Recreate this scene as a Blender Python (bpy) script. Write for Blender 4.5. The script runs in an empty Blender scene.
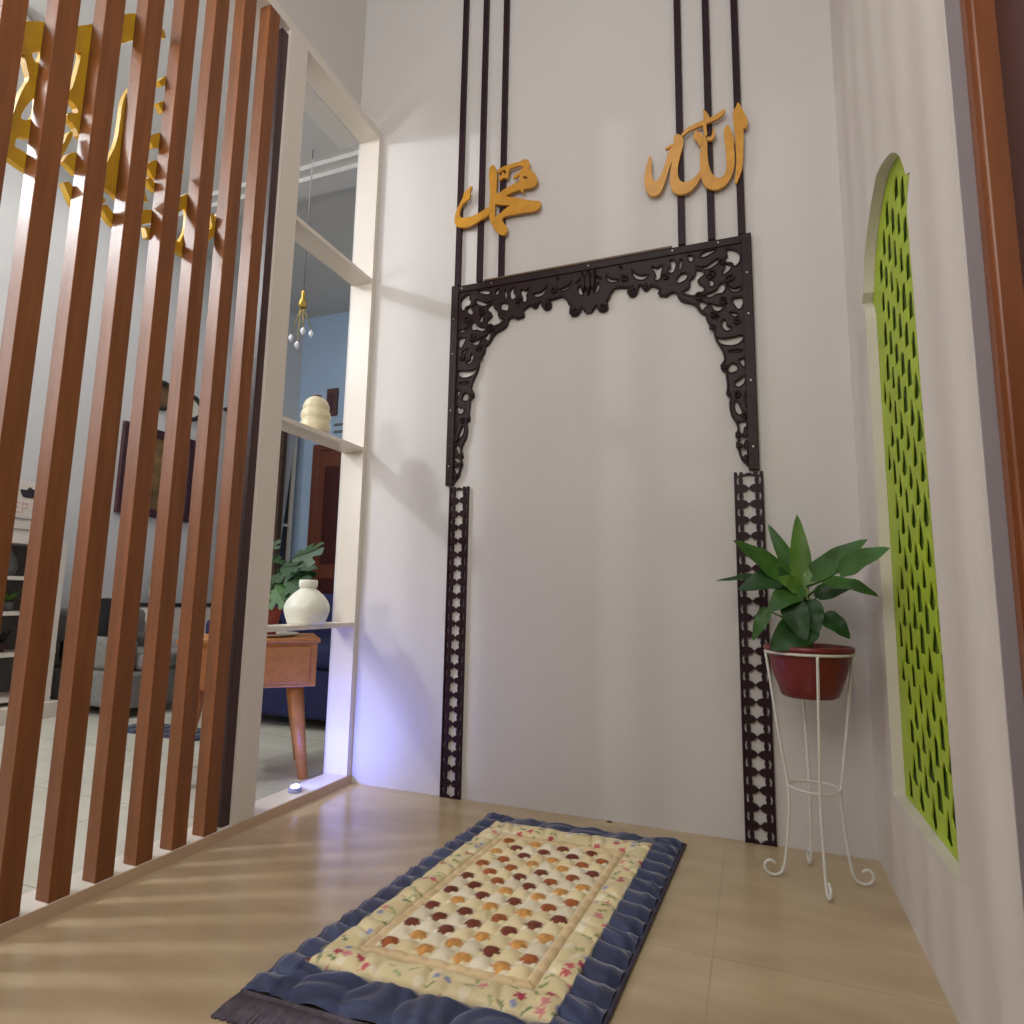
import bpy, math, random
from math import sin, cos, pi, radians, sqrt, atan2, hypot
from mathutils import Vector, Matrix, geometry
random.seed(7)
C = bpy.context.scene.collection

# ------------------------------------------------------------------ camera
CAM = (1.71778, -2.48021, 0.84)
PITCH, ROLL, YAW, FPX = 0.13642425, 0.01806978, 0.37001461, 620.53
W = 2.079                                     # room width: right wall plane
fwd = Vector((-sin(YAW)*cos(PITCH), cos(YAW)*cos(PITCH), sin(PITCH)))
rgt = Vector((cos(YAW), sin(YAW), 0)); upv = rgt.cross(fwd)
R2 = rgt*cos(ROLL)+upv*sin(ROLL); U2 = -rgt*sin(ROLL)+upv*cos(ROLL)
cd = bpy.data.cameras.new('camera'); cam = bpy.data.objects.new('camera', cd); C.objects.link(cam)
cam.matrix_world = Matrix(((R2.x, U2.x, -fwd.x, CAM[0]), (R2.y, U2.y, -fwd.y, CAM[1]), (R2.z, U2.z, -fwd.z, CAM[2]), (0, 0, 0, 1)))
cd.sensor_width = 36; cd.lens = FPX/1024*36; cd.clip_start = 0.02
bpy.context.scene.camera = cam

def P(u, v, ax, val):
    """point of the real surface (coordinate ax == val) seen at photograph pixel u,v"""
    d = R2*((u-512)/FPX) - U2*((v-512)/FPX) + fwd
    t = (val-CAM[ax])/d[ax]
    return Vector(CAM)+d*t

# ------------------------------------------------------------------ materials
def s2l(c):
    return tuple(((x/255)/12.92 if x/255 <= .04045 else ((x/255+.055)/1.055)**2.4) for x in c)
MATS = {}
def mat(name, rgb, rough=.5, metal=0, var=.12, scale=8, stretch=(1, 1, 1), bump=0, bscale=60, spec=.5, emit=None, estr=0, alpha=1, coat=0):
    m = bpy.data.materials.new(name); m.use_nodes = True
    nt = m.node_tree; N = nt.nodes; L = nt.links; b = N['Principled BSDF']
    col = s2l(rgb)
    tc = N.new('ShaderNodeTexCoord'); mp = N.new('ShaderNodeMapping'); mp.inputs['Scale'].default_value = stretch
    L.new(tc.outputs['Object'], mp.inputs['Vector'])
    nz = N.new('ShaderNodeTexNoise'); nz.inputs['Scale'].default_value = scale; nz.inputs['Detail'].default_value = 5
    L.new(mp.outputs[0], nz.inputs['Vector'])
    rp = N.new('ShaderNodeValToRGB')
    rp.color_ramp.elements[0].position = .3; rp.color_ramp.elements[1].position = .7
    rp.color_ramp.elements[0].color = (*[max(0, x*(1-var)) for x in col], 1)
    rp.color_ramp.elements[1].color = (*[min(1, x*(1+var)) for x in col], 1)
    L.new(nz.outputs[0], rp.inputs[0]); L.new(rp.outputs[0], b.inputs['Base Color'])
    b.inputs['Roughness'].default_value = rough; b.inputs['Metallic'].default_value = metal
    b.inputs['Specular IOR Level'].default_value = spec
    if coat: b.inputs['Coat Weight'].default_value = coat; b.inputs['Coat Roughness'].default_value = .15
    if bump:
        n2 = N.new('ShaderNodeTexNoise'); n2.inputs['Scale'].default_value = bscale; L.new(mp.outputs[0], n2.inputs['Vector'])
        bp = N.new('ShaderNodeBump'); bp.inputs['Strength'].default_value = bump; bp.inputs['Distance'].default_value = .01
        L.new(n2.outputs[0], bp.inputs['Height']); L.new(bp.outputs[0], b.inputs['Normal'])
    if emit:
        b.inputs['Emission Color'].default_value = (*s2l(emit), 1); b.inputs['Emission Strength'].default_value = estr
    if alpha < 1: b.inputs['Alpha'].default_value = alpha
    MATS[name] = m
    return m

def tile_mat(name, c1, c2, joint, size, rough):
    m = bpy.data.materials.new(name); m.use_nodes = True
    nt = m.node_tree; N = nt.nodes; L = nt.links; b = N['Principled BSDF']
    tc = N.new('ShaderNodeTexCoord')
    br = N.new('ShaderNodeTexBrick'); br.offset = 0; br.inputs['Scale'].default_value = 1
    br.inputs['Brick Width'].default_value = size; br.inputs['Row Height'].default_value = size
    br.inputs['Mortar Size'].default_value = .0022; br.inputs['Mortar Smooth'].default_value = .3
    L.new(tc.outputs['Object'], br.inputs['Vector'])
    nz = N.new('ShaderNodeTexNoise'); nz.inputs['Scale'].default_value = 3.2; nz.inputs['Detail'].default_value = 7
    mp = N.new('ShaderNodeMapping'); mp.inputs['Scale'].default_value = (.6, 2.2, 1); mp.inputs['Rotation'].default_value = (0, 0, .5)
    L.new(tc.outputs['Object'], mp.inputs[0]); L.new(mp.outputs[0], nz.inputs['Vector'])
    rp = N.new('ShaderNodeValToRGB'); rp.color_ramp.elements[0].position = .35; rp.color_ramp.elements[1].position = .68
    rp.color_ramp.elements[0].color = (*s2l(c1), 1); rp.color_ramp.elements[1].color = (*s2l(c2), 1)
    L.new(nz.outputs[0], rp.inputs[0]); L.new(rp.outputs[0], br.inputs['Color1']); L.new(rp.outputs[0], br.inputs['Color2'])
    br.inputs['Mortar'].default_value = (*s2l(joint), 1)
    L.new(br.outputs['Color'], b.inputs['Base Color']); b.inputs['Roughness'].default_value = rough
    MATS[name] = m; return m

def vcol_mat(name, rough, sheen=0):
    m = bpy.data.materials.new(name); m.use_nodes = True
    nt = m.node_tree; N = nt.nodes; L = nt.links; b = N['Principled BSDF']
    at = N.new('ShaderNodeAttribute'); at.attribute_name = 'Col'
    nz = N.new('ShaderNodeTexNoise'); nz.inputs['Scale'].default_value = 240
    tc = N.new('ShaderNodeTexCoord'); L.new(tc.outputs['Object'], nz.inputs['Vector'])
    bp = N.new('ShaderNodeBump'); bp.inputs['Strength'].default_value = .25; bp.inputs['Distance'].default_value = .004
    L.new(nz.outputs[0], bp.inputs['Height']); L.new(bp.outputs[0], b.inputs['Normal'])
    L.new(at.outputs['Color'], b.inputs['Base Color']); b.inputs['Roughness'].default_value = rough
    if sheen: b.inputs['Sheen Weight'].default_value = sheen; b.inputs['Sheen Roughness'].default_value = .35
    MATS[name] = m; return m

mat('wall_paint', (210, 206, 203), .62, var=.02, scale=2, bump=.05, bscale=90)
mat('wall_warm', (216, 208, 200), .6, var=.02, scale=2, bump=.05, bscale=90)
mat('wall_living', (210, 210, 210), .6, var=.02, scale=2)
mat('wall_blue', (150, 172, 196), .6, var=.02, scale=2)
mat('ceiling_paint', (196, 194, 190), .7, var=.02, scale=2)
mat('white_lacquer', (222, 214, 204), .35, var=.02, scale=3)
mat('slat_wood', (128, 77, 42), .38, spec=.35, var=.16, scale=5, stretch=(9, 9, .7), bump=.04, bscale=40)
mat('slat_shade', (66, 40, 40), .4, var=.15, scale=5, stretch=(9, 9, .7))  # darker copy of the slat wood, holds the shade beside the post
mat('carved_wood', (40, 24, 24), .42, var=.3, scale=30, bump=.1, bscale=120, spec=.25)
mat('batten_wood', (42, 20, 26), .45, var=.2, scale=8, stretch=(8, 8, 1), spec=.25)
mat('brass_edge', (98, 76, 48), .35, var=.1)
mat('facing_beige', (202, 174, 146), .4, var=.04)
mat('screw', (200, 195, 190), .3, .6)
mat('gold_paint', (206, 146, 42), .34, 0, var=.12, scale=20)
mat('gold_leaf', (250, 196, 52), .35, .0, var=.18, scale=14)
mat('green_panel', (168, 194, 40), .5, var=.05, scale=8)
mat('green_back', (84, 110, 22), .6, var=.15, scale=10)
mat('jamb_grey', (150, 142, 146), .6, var=.03)  # shade of the door reveal put into the colour
mat('door_frame_wood', (132, 74, 36), .36, var=.15, scale=5, stretch=(8, 8, .8))
mat('door_dark', (62, 26, 26), .35, var=.15, scale=5, stretch=(8, 8, .8))
mat('door_brown', (96, 50, 34), .4, var=.15, scale=5, stretch=(8, 8, .8))
mat('pot_red', (112, 34, 38), .35, var=.1, scale=14)
mat('soil', (48, 34, 26), .9, var=.4, scale=60, bump=.6)
mat('leaf_green', (58, 98, 38), .42, var=.3, scale=16, spec=.3)
mat('leaf_dark', (32, 68, 27), .42, var=.3, scale=16, spec=.3)
mat('leaf_light', (86, 124, 48), .4, var=.2, scale=16)
mat('stem_green', (140, 150, 80), .45, var=.15)
mat('wire_white', (214, 212, 205), .35, var=.03)
mat('ceramic_cream', (222, 212, 178), .35, var=.03)
mat('ceramic_white', (234, 234, 220), .4, var=.03)
mat('table_wood', (184, 122, 64), .4, var=.14, scale=5, stretch=(1, 8, 8))
mat('navy', (15, 20, 66), .85, var=.2, scale=20)
mat('grey_fabric', (124, 122, 118), .85, var=.15, scale=30)
mat('grey_dark', (98, 98, 100), .6, var=.05)
mat('black', (18, 16, 18), .5, var=.2)
mat('yellow', (226, 204, 30), .6, var=.08)
mat('bamboo', (196, 168, 80), .5, var=.1)
mat('crown_ink', (40, 36, 46), .5, var=.1)
mat('pink_ink', (216, 178, 176), .6, var=.05)
mat('frame_maroon', (62, 28, 36), .4, var=.15)
mat('picture_print', (120, 92, 54), .5, var=.6, scale=7)
mat('wreath_dark', (54, 50, 40), .7, var=.4, scale=40)
mat('curtain_brown', (92, 72, 58), .8, var=.15, scale=14)
mat('sheer', (200, 206, 214), .7, var=.05, alpha=.8)
mat('night_glass', (22, 20, 30), .15, var=.1)
mat('crystal', (220, 222, 224), .08, var=.02)
mat('brass', (190, 160, 80), .25, .8)
mat('terracotta', (150, 58, 40), .5, var=.1)
mat('puck_body', (150, 150, 200), .4, var=.03)
mat('puck_lens', (220, 226, 255), .4, var=.0, emit=(150, 170, 255), estr=7)
mat('lamp_glow', (255, 236, 200), .4, var=.0, emit=(255, 236, 200), estr=6)
mat('stripe_mat', (48, 56, 84), .8, var=.7, scale=26)
mat('debris', (60, 46, 34), .8, var=.3)
mat('plaque_brown', (72, 40, 36), .5, var=.2)
mat('fringe', (88, 80, 90), .9, var=.3, scale=70)
mat('binding', (78, 74, 96), .85, var=.2, scale=40)
tile_mat('floor_tile', (176, 155, 122), (193, 173, 140), (172, 152, 120), .8, .2)
tile_mat('floor_tile_pale', (196, 194, 178), (210, 208, 194), (150, 146, 132), .6, .22)
vcol_mat('quilt', .8, .15); vcol_mat('velvet', .6, .7)

# ------------------------------------------------------------------ mesh builder
class MB:
    def __init__(s): s.v = []; s.f = []; s.sm = []
    def add(s, vs, fs, smooth=False):
        n = len(s.v); s.v += [tuple(x) for x in vs]
        s.f += [tuple(i+n for i in f) for f in fs]; s.sm += [smooth]*len(fs); return s
    def box(s, x0, x1, y0, y1, z0, z1, bev=0):
        if bev <= 0:
            vs = [(x, y, z) for z in (z0, z1) for y in (y0, y1) for x in (x0, x1)]
            return s.add(vs, [(0, 2, 3, 1), (4, 5, 7, 6), (0, 1, 5, 4), (2, 6, 7, 3), (0, 4, 6, 2), (1, 3, 7, 5)])
        import bmesh
        bm = bmesh.new(); bmesh.ops.create_cube(bm, size=1)
        for q in bm.verts: q.co = Vector(((x0+x1)/2+q.co.x*(x1-x0), (y0+y1)/2+q.co.y*(y1-y0), (z0+z1)/2+q.co.z*(z1-z0)))
        bmesh.ops.bevel(bm, geom=bm.edges[:], offset=bev, segments=2 if bev < .02 else 4, profile=.5, affect='EDGES')
        bm.verts.index_update(); s.add([q.co[:] for q in bm.verts], [[q.index for q in f.verts] for f in bm.faces], bev >= .02); bm.free(); return s
    def tube(s, pts, r, n=8, closed=False):
        pts = [Vector(p) for p in pts]; m = len(pts)
        rs = r if isinstance(r, (list, tuple)) else [r]*m
        vs = []; prev = None
        for i, p in enumerate(pts):
            a = pts[(i-1) % m] if (closed or i > 0) else p; b = pts[(i+1) % m] if (closed or i < m-1) else p
            t = (b-a).normalized()
            if prev is None:
                ref = Vector((0, 0, 1)) if abs(t.z) < .9 else Vector((1, 0, 0)); u = t.cross(ref).normalized()
            else:
                u = (prev - t*prev.dot(t)).normalized()
            prev = u; w = t.cross(u)
            vs += [p+(u*cos(2*pi*k/n)+w*sin(2*pi*k/n))*rs[i] for k in range(n)]
        fs = []
        for i in range(m if closed else m-1):
            j = (i+1) % m
            fs += [(i*n+k, i*n+(k+1) % n, j*n+(k+1) % n, j*n+k) for k in range(n)]
        if not closed: fs += [tuple(range(n-1, -1, -1)), tuple(range((m-1)*n, m*n))]
        return s.add(vs, fs, True)
    def lathe(s, prof, c=(0, 0, 0), n=40, wob=None):
        vs = []; fs = []; m = len(prof)
        for r, z in prof:
            for k in range(n):
                a = 2*pi*k/n; rr = r*(wob(a, z) if wob else 1)
                vs.append((c[0]+rr*cos(a), c[1]+rr*sin(a), c[2]+z))
        for i in range(m-1): fs += [(i*n+k, i*n+(k+1) % n, (i+1)*n+(k+1) % n, (i+1)*n+k) for k in range(n)]
        fs.append(tuple(range(n-1, -1, -1))); fs.append(tuple(range((m-1)*n, m*n)))
        return s.add(vs, fs, True)
    def rot(s, c, ang):
        ca, sa = cos(ang), sin(ang)
        s.v = [(c[0]+(x-c[0])*ca-(y-c[1])*sa, c[1]+(x-c[0])*sa+(y-c[1])*ca, z) for x, y, z in s.v]; return s
    def plate(s, loops, f3, d0, d1):
        """flat shape with holes; loops in 2D, f3(a,b,d) gives the 3D point at depth d"""
        allp = [p for l in loops for p in l]
        tris = geometry.tessellate_polygon([[Vector((p[0], p[1], 0)) for p in l] for l in loops])
        n = len(allp)
        vs = [f3(p[0], p[1], d0) for p in allp]+[f3(p[0], p[1], d1) for p in allp]
        fs = [tuple(t) for t in tris]+[tuple(i+n for i in reversed(t)) for t in tris]
        o = 0
        for l in loops:
            k = len(l)
            fs += [(o+i, o+(i+1) % k, n+o+(i+1) % k, n+o+i) for i in range(k)]; o += k
        return s.add(vs, fs)
    def grid(s, nu, nv, fn, smooth=True):
        vs = [fn(i/nu, j/nv) for j in range(nv+1) for i in range(nu+1)]
        return s.add(vs, [(j*(nu+1)+i, j*(nu+1)+i+1, (j+1)*(nu+1)+i+1, (j+1)*(nu+1)+i) for j in range(nv) for i in range(nu)], smooth)

def chaikin(p, it=2):
    for _ in range(it):
        q = []
        for i in range(len(p)):
            a, b = p[i], p[(i+1) % len(p)]
            q += [(a[0]*.75+b[0]*.25, a[1]*.75+b[1]*.25), (a[0]*.25+b[0]*.75, a[1]*.25+b[1]*.75)]
        p = q
    return p
def smooth_open(p, it=2):
    for _ in range(it):
        q = [p[0]]
        for a, b in zip(p, p[1:]):
            q += [tuple(x*.75+y*.25 for x, y in zip(a, b)), tuple(x*.25+y*.75 for x, y in zip(a, b))]
        p = q+[p[-1]]
    return p

def wpos(o):
    p = Vector((0, 0, 0))
    while o: p = p+o.location; o = o.parent
    return p
def obj(name, mb, m, parent=None, origin=None, label=None, kind=None, recalc=True):
    """links ONE mesh object; mb holds world coordinates"""
    if parent is not None: o0 = wpos(parent)
    else: o0 = Vector(origin) if origin is not None else Vector((0, 0, 0))
    me = bpy.data.meshes.new(name)
    me.from_pydata([tuple(Vector(v)-o0) for v in mb.v], [], mb.f)
    me.polygons.foreach_set('use_smooth', mb.sm)
    if recalc:
        import bmesh
        bm = bmesh.new(); bm.from_mesh(me); bmesh.ops.recalc_face_normals(bm, faces=bm.faces[:]); bm.to_mesh(me); bm.free()
    for mm in (m if isinstance(m, (list, tuple)) else [m]): me.materials.append(MATS[mm])
    me.update()
    o = bpy.data.objects.new(name, me); C.objects.link(o)
    if parent is not None: o.parent = parent
    else: o.location = o0
    if label: o['label'] = label
    if kind: o['kind'] = kind
    return o
def tag(o, label, cat, group=None):
    o['label'] = label; o['category'] = cat
    if group: o['group'] = group
    return o
def thing(name, loc, label, cat, group=None):
    o = bpy.data.objects.new(name, None); C.objects.link(o); o.location = loc; o.empty_display_size = .05
    return tag(o, label, cat, group)
def struct(name, mb, m): return obj(name, mb, m, kind='structure')

# ------------------------------------------------------------------ setting
ZC = 4.55; ZL = 3.97; YB = -3.5; YF = 2.97; XF = -3.0
struct('floor', MB().box(0, W+.1, YB, 0, -.1, 0), 'floor_tile')
struct('floor_living', MB().box(XF-.1, 0, YB, YF+.1, -.1, 0), 'floor_tile_pale')
struct('wall_back', MB().box(-.15, W+.1, 0, .12, 0, ZC), 'wall_paint')
struct('wall_left', MB().box(-.27, -.15, YB, 0, 3.2, ZC), 'wall_paint')
struct('ceiling', MB().box(-.15, W+.1, YB, .12, ZC, ZC+.1), 'ceiling_paint')
struct('ceiling_living', MB().box(XF, -.27, YB, YF, ZL, ZL+.1), 'ceiling_paint')
struct('wall_far', MB().box(XF-.1, XF, YB, YF+.1, 0, ZC), 'wall_living')
struct('wall_living_back', MB().box(XF, .1, YF, YF+.1, 0, ZC), 'wall_blue')
struct('wall_side', MB().box(-.15, -.05, .12, YF, 0, ZC), 'wall_living')
b = MB(); b.box(XF, -.27, .93, 1.10, ZL-.07, ZL); b.box(XF, -.27, .86, .93, ZL-.035, ZL)
struct('trim_1', b, 'ceiling_paint')
# right wall with arched niche and doorway
yc, NZ0 = -.628, .296
NYf, NYn = yc+.285, yc-.285
lft = [(yc+.315, NZ0), (yc+.288, 1.735), (yc+.30, 1.775), (yc+.338, 1.808)]
lft += smooth_open([(yc+.300, 1.826), (yc+.282, 1.865), (yc+.252, 1.912), (yc+.205, 1.955), (yc+.14, 1.992), (yc+.06, 2.020), (yc, 2.034)], 2)
niche = lft+[(2*yc-y, z) for y, z in reversed(lft[:-1])]
DY0, DY1, DZ = -1.268, -2.2, 2.25
wall = [(0.12, 0), (0.12, ZC), (YB, ZC), (YB, 0), (DY1, 0), (DY1, DZ), (DY0, DZ), (DY0, 0)]
struct('wall_right', MB().plate([wall, niche], lambda y, z, d: (d, y, z), W, W+.030), 'wall_warm')
b = MB().box(W+.060, W+.1, DY0+.0, .12, 0, ZC); struct('wall_right_core', b, 'wall_warm')
# doorway: reveal with its shade put in as grey, wooden frame, dark leaf
b = MB(); b.box(W+.001, W+.028, DY0-.004, DY0+.006, 0, DZ); b.box(W+.001, W+.028, DY1-.006, DY1+.004, 0, DZ); b.box(W+.001, W+.028, DY1, DY0, DZ-.004, DZ+.006)
struct('trim_2', b, 'jamb_grey')
dr = struct('door_1', MB().box(W+.055, W+.09, DY1+.065, DY0-.050, .01, DZ-.07), 'door_dark')
b = MB()
for y0, y1 in ((DY0-.056, DY0-.004), (DY1+.004, DY1+.07)):
    b.box(W+.022, W+.10, y0, y1, 0, DZ-.07, .004); 
b.box(W+.022, W+.10, DY1+.004, DY0-.004, DZ-.07, DZ-.004, .004)
b.box(W+.016, W+.022, DY0-.05, DY0-.034, 0, DZ-.08); b.box(W+.016, W+.022, DY1+.034, DY1+.05, 0, DZ-.08)
obj('door_frame', b, 'door_frame_wood', dr, label='orange-brown varnished door frame')
b = MB()
for z0, z1 in ((.15, .95), (1.1, 2.05)):
    b.box(W+.047, W+.056, -2.05, -1.78, z0, z1, .003); b.box(W+.047, W+.056, -1.72, -1.45, z0, z1, .003)
obj('door_panel', b, 'door_dark', dr)

# ------------------------------------------------------------------ green lattice in the niche
PX = W+.0305
holes = []
y0 = yc; row = 0; z = .345
rnd = random.Random(3)
def inside(y, z):
    if not (NYn+.012 < y < NYf-.012): return False
    if z > 1.80:
        k = min(1, (z-1.78)/.25)
        return abs(y-yc) < (.28*sqrt(max(0, 1-k*k))-.02)
    return True
gp = []
while z < 2.03:
    for i in range(-4, 5):
        y = yc+(i+(.5 if row % 2 else 0))*.122
        w = .041*rnd.uniform(.75, 1.08); h = .035*rnd.uniform(.85, 1.15)
        if inside(y-w*.6, z+h) and inside(y+w*.6, z+h) and inside(y-w*.8, z) and inside(y+w*.8, z):
            t = rnd.random()
            if z > 1.35 and t < .7: q = [(-.75, -1), (.75, -.8), (.62, .4), (.1, 1.0), (-.55, .95)]
            elif t < .45: q = [(-.85, -.8), (0, -1.0), (.85, -.8), (.25, .9), (0, 1.1), (-.25, .9)]
            elif t < .8: q = [(-.8, -.6), (-.45, -1.05), (.45, -1.05), (.8, -.6), (.3, .7), (0, 1.1), (-.3, .7)]
            else: q = [(-.7, -1), (.7, -1), (.6, .5), (0, 1.0), (-.6, .5)]
            holes.append([(y+a*w*.9, z+c*h) for a, c in q])
    z += .0515; row += 1
inner = [(yc+(y-yc)*1.0, z) for y, z in niche]
lp = thing('lattice_panel', (W+.031, yc, NZ0), 'tall lime green pierced panel set in the arched niche of the right wall', 'panel')
obj('screen', MB().plate([niche]+holes, lambda y, z, d: (d, y, z), PX, PX+.0028), 'green_panel', lp)
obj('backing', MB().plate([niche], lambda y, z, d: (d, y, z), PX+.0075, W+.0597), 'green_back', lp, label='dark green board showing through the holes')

# ------------------------------------------------------------------ slatted partition with shelf bay
sp = thing('slat_partition', (-.06, -1.2, 0), 'white framed partition of upright brown wooden slats with an open shelf bay', 'partition')
PD = -.115; HB = .037; RZ0, RZ1 = 3.165, 3.209
obj('base_plank', MB().box(PD, 0, YB+.2, 0, 0, HB, .002), 'white_lacquer', sp)
obj('base_facing', MB().box(.0002, .004, YB+.2, 0, 0, HB-.002), 'facing_beige', sp, label='beige facing along the foot')
obj('top_rail', MB().box(PD, 0, YB+.2, 0, RZ0, RZ1, .002), 'white_lacquer', sp)
obj('post', MB().box(PD, .001, -.691, -.588, HB, RZ0), 'white_lacquer', sp)
obj('upright', MB().box(PD, 0, -.032, 0, HB, RZ0), 'white_lacquer', sp)
for zt in (.712, 1.538, 2.397):
    obj('shelf', MB().box(PD, -.001, -.588, -.032, zt-.020, zt, .0015), 'white_lacquer', sp)
centres = [-.784-.1222*i for i in range(21)]
for y in centres:
    obj('slat', MB().box(-.052, 0, y-.0275, y+.0275, HB, RZ0, .0015), 'slat_wood', sp)
obj('slat', MB().box(-.052, -.012, -.727, -.691, HB, RZ0-.02, .0015), 'slat_shade', sp, label='narrow slat against the white post with shade put into its darker colour')  # unlit slat: its shade is put into the darker material

# ------------------------------------------------------------------ puck light and shelf ornaments
pc = P(294, 789, 2, HB); pc.x = -.055; pc.y = -.305
t = thing('puck_light', (pc.x, pc.y, HB), 'small round puck light glowing blue-white on the partition base', 'light')
obj('body', MB().lathe([(.026, 0), (.028, .004), (.027, .014), (.02, .018)], (pc.x, pc.y, HB), 28), 'puck_body', t)
obj('lens', MB().lathe([(.019, .0175), (.0185, .022), (.012, .027), (.003, .029)], (pc.x, pc.y, HB), 28), 'puck_lens', t, label='glowing blue-white lens')
b = MB()
prof = [(.02, 0), (.066, 0), (.074, .012), (.077, .03), (.074, .046), (.070, .05)]
prof2 = [(.068, .052), (.075, .062), (.077, .076), (.072, .092), (.066, .096), (.064, .098), (.068, .106), (.067, .118), (.058, .136), (.044, .148), (.03, .154), (.024, .158)]
jc = (-.06, -.315, 1.538)
sc = .84
t = thing('vase', jc, 'cream beehive vase with ringed body on the upper shelf', 'vase', )
obj('body', MB().lathe([(r*sc, z*1.05) for r, z in prof+prof2], jc, 44), 'ceramic_cream', t)
obj('neck', MB().lathe([(.02, .158), (.024, .164), (.021, .172), (.012, .173)], jc, 28), 'curtain_brown', t, label='short brown neck')
vc = (-.06, -.295, .712)
t = thing('vase', vc, 'squat round white vase with short neck on the lowest shelf', 'vase')
obj('body', MB().lathe([(.05, 0), (.074, 0), (.078, .004), (.080, .012), (.088, .035), (.094, .058), (.093, .075), (.086, .095), (.068, .118), (.048, .137), (.034, .147), (.031, .152)], vc, 48), 'ceramic_white', t)
obj('neck', MB().lathe([(.031, .150), (.038, .156), (.039, .178), (.036, .186), (.03, .186), (.028, .16)], vc, 36), 'ceramic_white', t)

# ------------------------------------------------------------------ carved arch on the back wall
xl, xr, zt_, zb_ = .443, 1.752, 2.282, 1.331
xc = (xl+xr)/2
def A(u, v): p = P(590+u/5.689, 230+v/5.689, 1, -.012); return (p.x, p.z)
def B(u, v): p = P(690+u/6.825, 340+v/6.825, 1, -.012); return (p.x, p.z)
cb = [(440,885),(400,865),(375,840),(350,815),(340,775),(335,750),(318,735),(322,705),(340,690),(335,680),(312,665),(318,640),(335,625),(330,590),(310,555),(285,520),(275,470),(275,430),(285,400),(275,390),(255,385),(252,360),(262,340),(258,300),(252,260),(250,225),(235,215),(212,205),(215,175),(235,160),(243,140),(235,100),(215,60),(190,25)]
ca = [(717,626),(710,600),(708,570),(712,552),(690,548),(670,530),(664,505),(668,490),(640,480),(620,462),(605,435),(580,420),(550,415),(520,408),(503,390),(500,365),(480,355),(455,360),(435,380),(420,375),(395,378),(388,362),(405,350),(400,338),(375,325),(340,318),(328,345),(305,345),(298,325),(282,312),(272,330),(268,365),(245,382),(222,378),(213,358),(222,342),(245,335),(250,325),(200,330),(135,330),(130,350),(110,370),(105,400),(85,410),(102,430),(100,455),(75,468),(50,462),(38,440),(32,425),(22,448),(8,470)]
ha = [[(35,260),(65,275),(60,282),(30,268)],[(45,300),(55,325),(40,355),(22,350),(35,330)],[(100,255),(112,275),(140,280),(158,278),(150,293),(120,298),(100,280)],[(165,212),(185,210),(178,232)],
[(250,225),(258,245),(285,258),(318,252),(322,262),(300,280),(268,278),(250,255)],[(360,210),(380,225),(400,208),(412,215),(400,240),(398,270),(378,282),(372,262),(378,248),(362,230)],
[(452,180),(478,178),(485,205),(472,240),(450,235),(445,222),(462,210)],[(515,170),(525,180),(520,215),(508,228),(505,200)],[(555,145),(585,150),(590,165),(570,185)],
[(498,275),(520,252),(548,250),(545,280),(520,295),(505,300)],[(600,240),(635,245),(640,270),(612,290),(610,305),(640,320),(642,335),(615,360),(570,360),(540,345),(550,335),(575,325),(575,290),(600,270)],
[(632,148),(650,125),(700,112),(712,118),(690,135),(650,155)],[(615,200),(660,208),(690,185),(720,165),(728,180),(700,205),(670,222),(630,215)],
[(775,120),(810,118),(842,135),(845,165),(835,190),(815,200),(810,180),(780,180),(775,160),(790,150)],[(765,195),(790,200),(800,212),(785,235),(760,250),(755,235),(770,215)],
[(680,280),(700,290),(705,310),(690,322),(678,310)],[(670,360),(700,352),(722,340),(735,310),(755,312),(762,335),(745,360),(720,360),(700,375),(675,378)],
[(785,305),(815,335),(850,320),(855,335),(825,352),(800,340)],[(810,395),(865,385),(870,410),(850,450),(830,430)],
[(628,415),(650,408),(670,425),(690,420),(710,430),(750,430),(745,445),(715,462),(700,455),(690,430),(665,440),(650,462)],[(690,500),(720,488),(735,495),(710,508)],
[(755,520),(770,515),(780,530),(775,545),(800,548),(798,562),(775,570),(755,550)],[(790,470),(830,470),(838,490),(820,495)],
[(735,610),(765,620),(800,615),(855,600),(860,620),(830,648),(780,652),(745,640)],[(790,685),(860,680),(850,695),(800,698)]]
hb = [[(330,140),(385,125),(382,190),(360,175)],[(262,190),(290,160),(315,175),(320,205),(300,215),(275,220)],[(310,285),(340,270),(365,245),(370,285),(345,312),(320,312)],[(385,355),(405,370),(405,450),(385,440),(370,400)],
[(305,430),(325,425),(340,460),(355,490),(335,505),(310,480)],[(385,555),(410,545),(412,605),(395,590)],[(375,600),(392,620),(385,650),(365,655),(370,630)],[(400,780),(420,765),(425,850),(405,850)],[(375,700),(395,690),(390,730),(375,735)]]
ctr = [B(*p) for p in cb]+[A(*p) for p in ca]
ctr = smooth_open(ctr, 1)
ctr = [(max(x, xc+.002), z) for x, z in ctr]
right_out = [(xr-.01, ctr[0][1])]+ctr
left_out = [(2*xc-x, z) for x, z in reversed(right_out)]
outer = right_out+left_out+[(xl+.01, zt_-.01), (xr-.01, zt_-.01)]
hl = [chaikin([A(*p) for p in h], 1) for h in ha]+[chaikin([B(*p) for p in h], 1) for h in hb]
def area_c(h): return (sum(p[0] for p in h)/len(h), sum(p[1] for p in h)/len(h))
def shrink(h, k):
    c = area_c(h); return [(c[0]+(x-c[0])*k, c[1]+(z-c[1])*k) for x, z in h]
hl = [[(min(x, xr-.036), min(z, zt_-.03)) for x, z in shrink(h, 1.2)] for h in hl]
allh = hl+[[(2*xc-x, z) for x, z in reversed(h)] for h in hl]
arch = thing('carved_arch', (xc, 0, zb_), 'dark carved wooden arch of pierced scrollwork mounted on the back wall', 'arch')
b = MB().plate([outer]+allh, lambda x, z, d: (x, d, z), -.016, -.0005)
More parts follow.
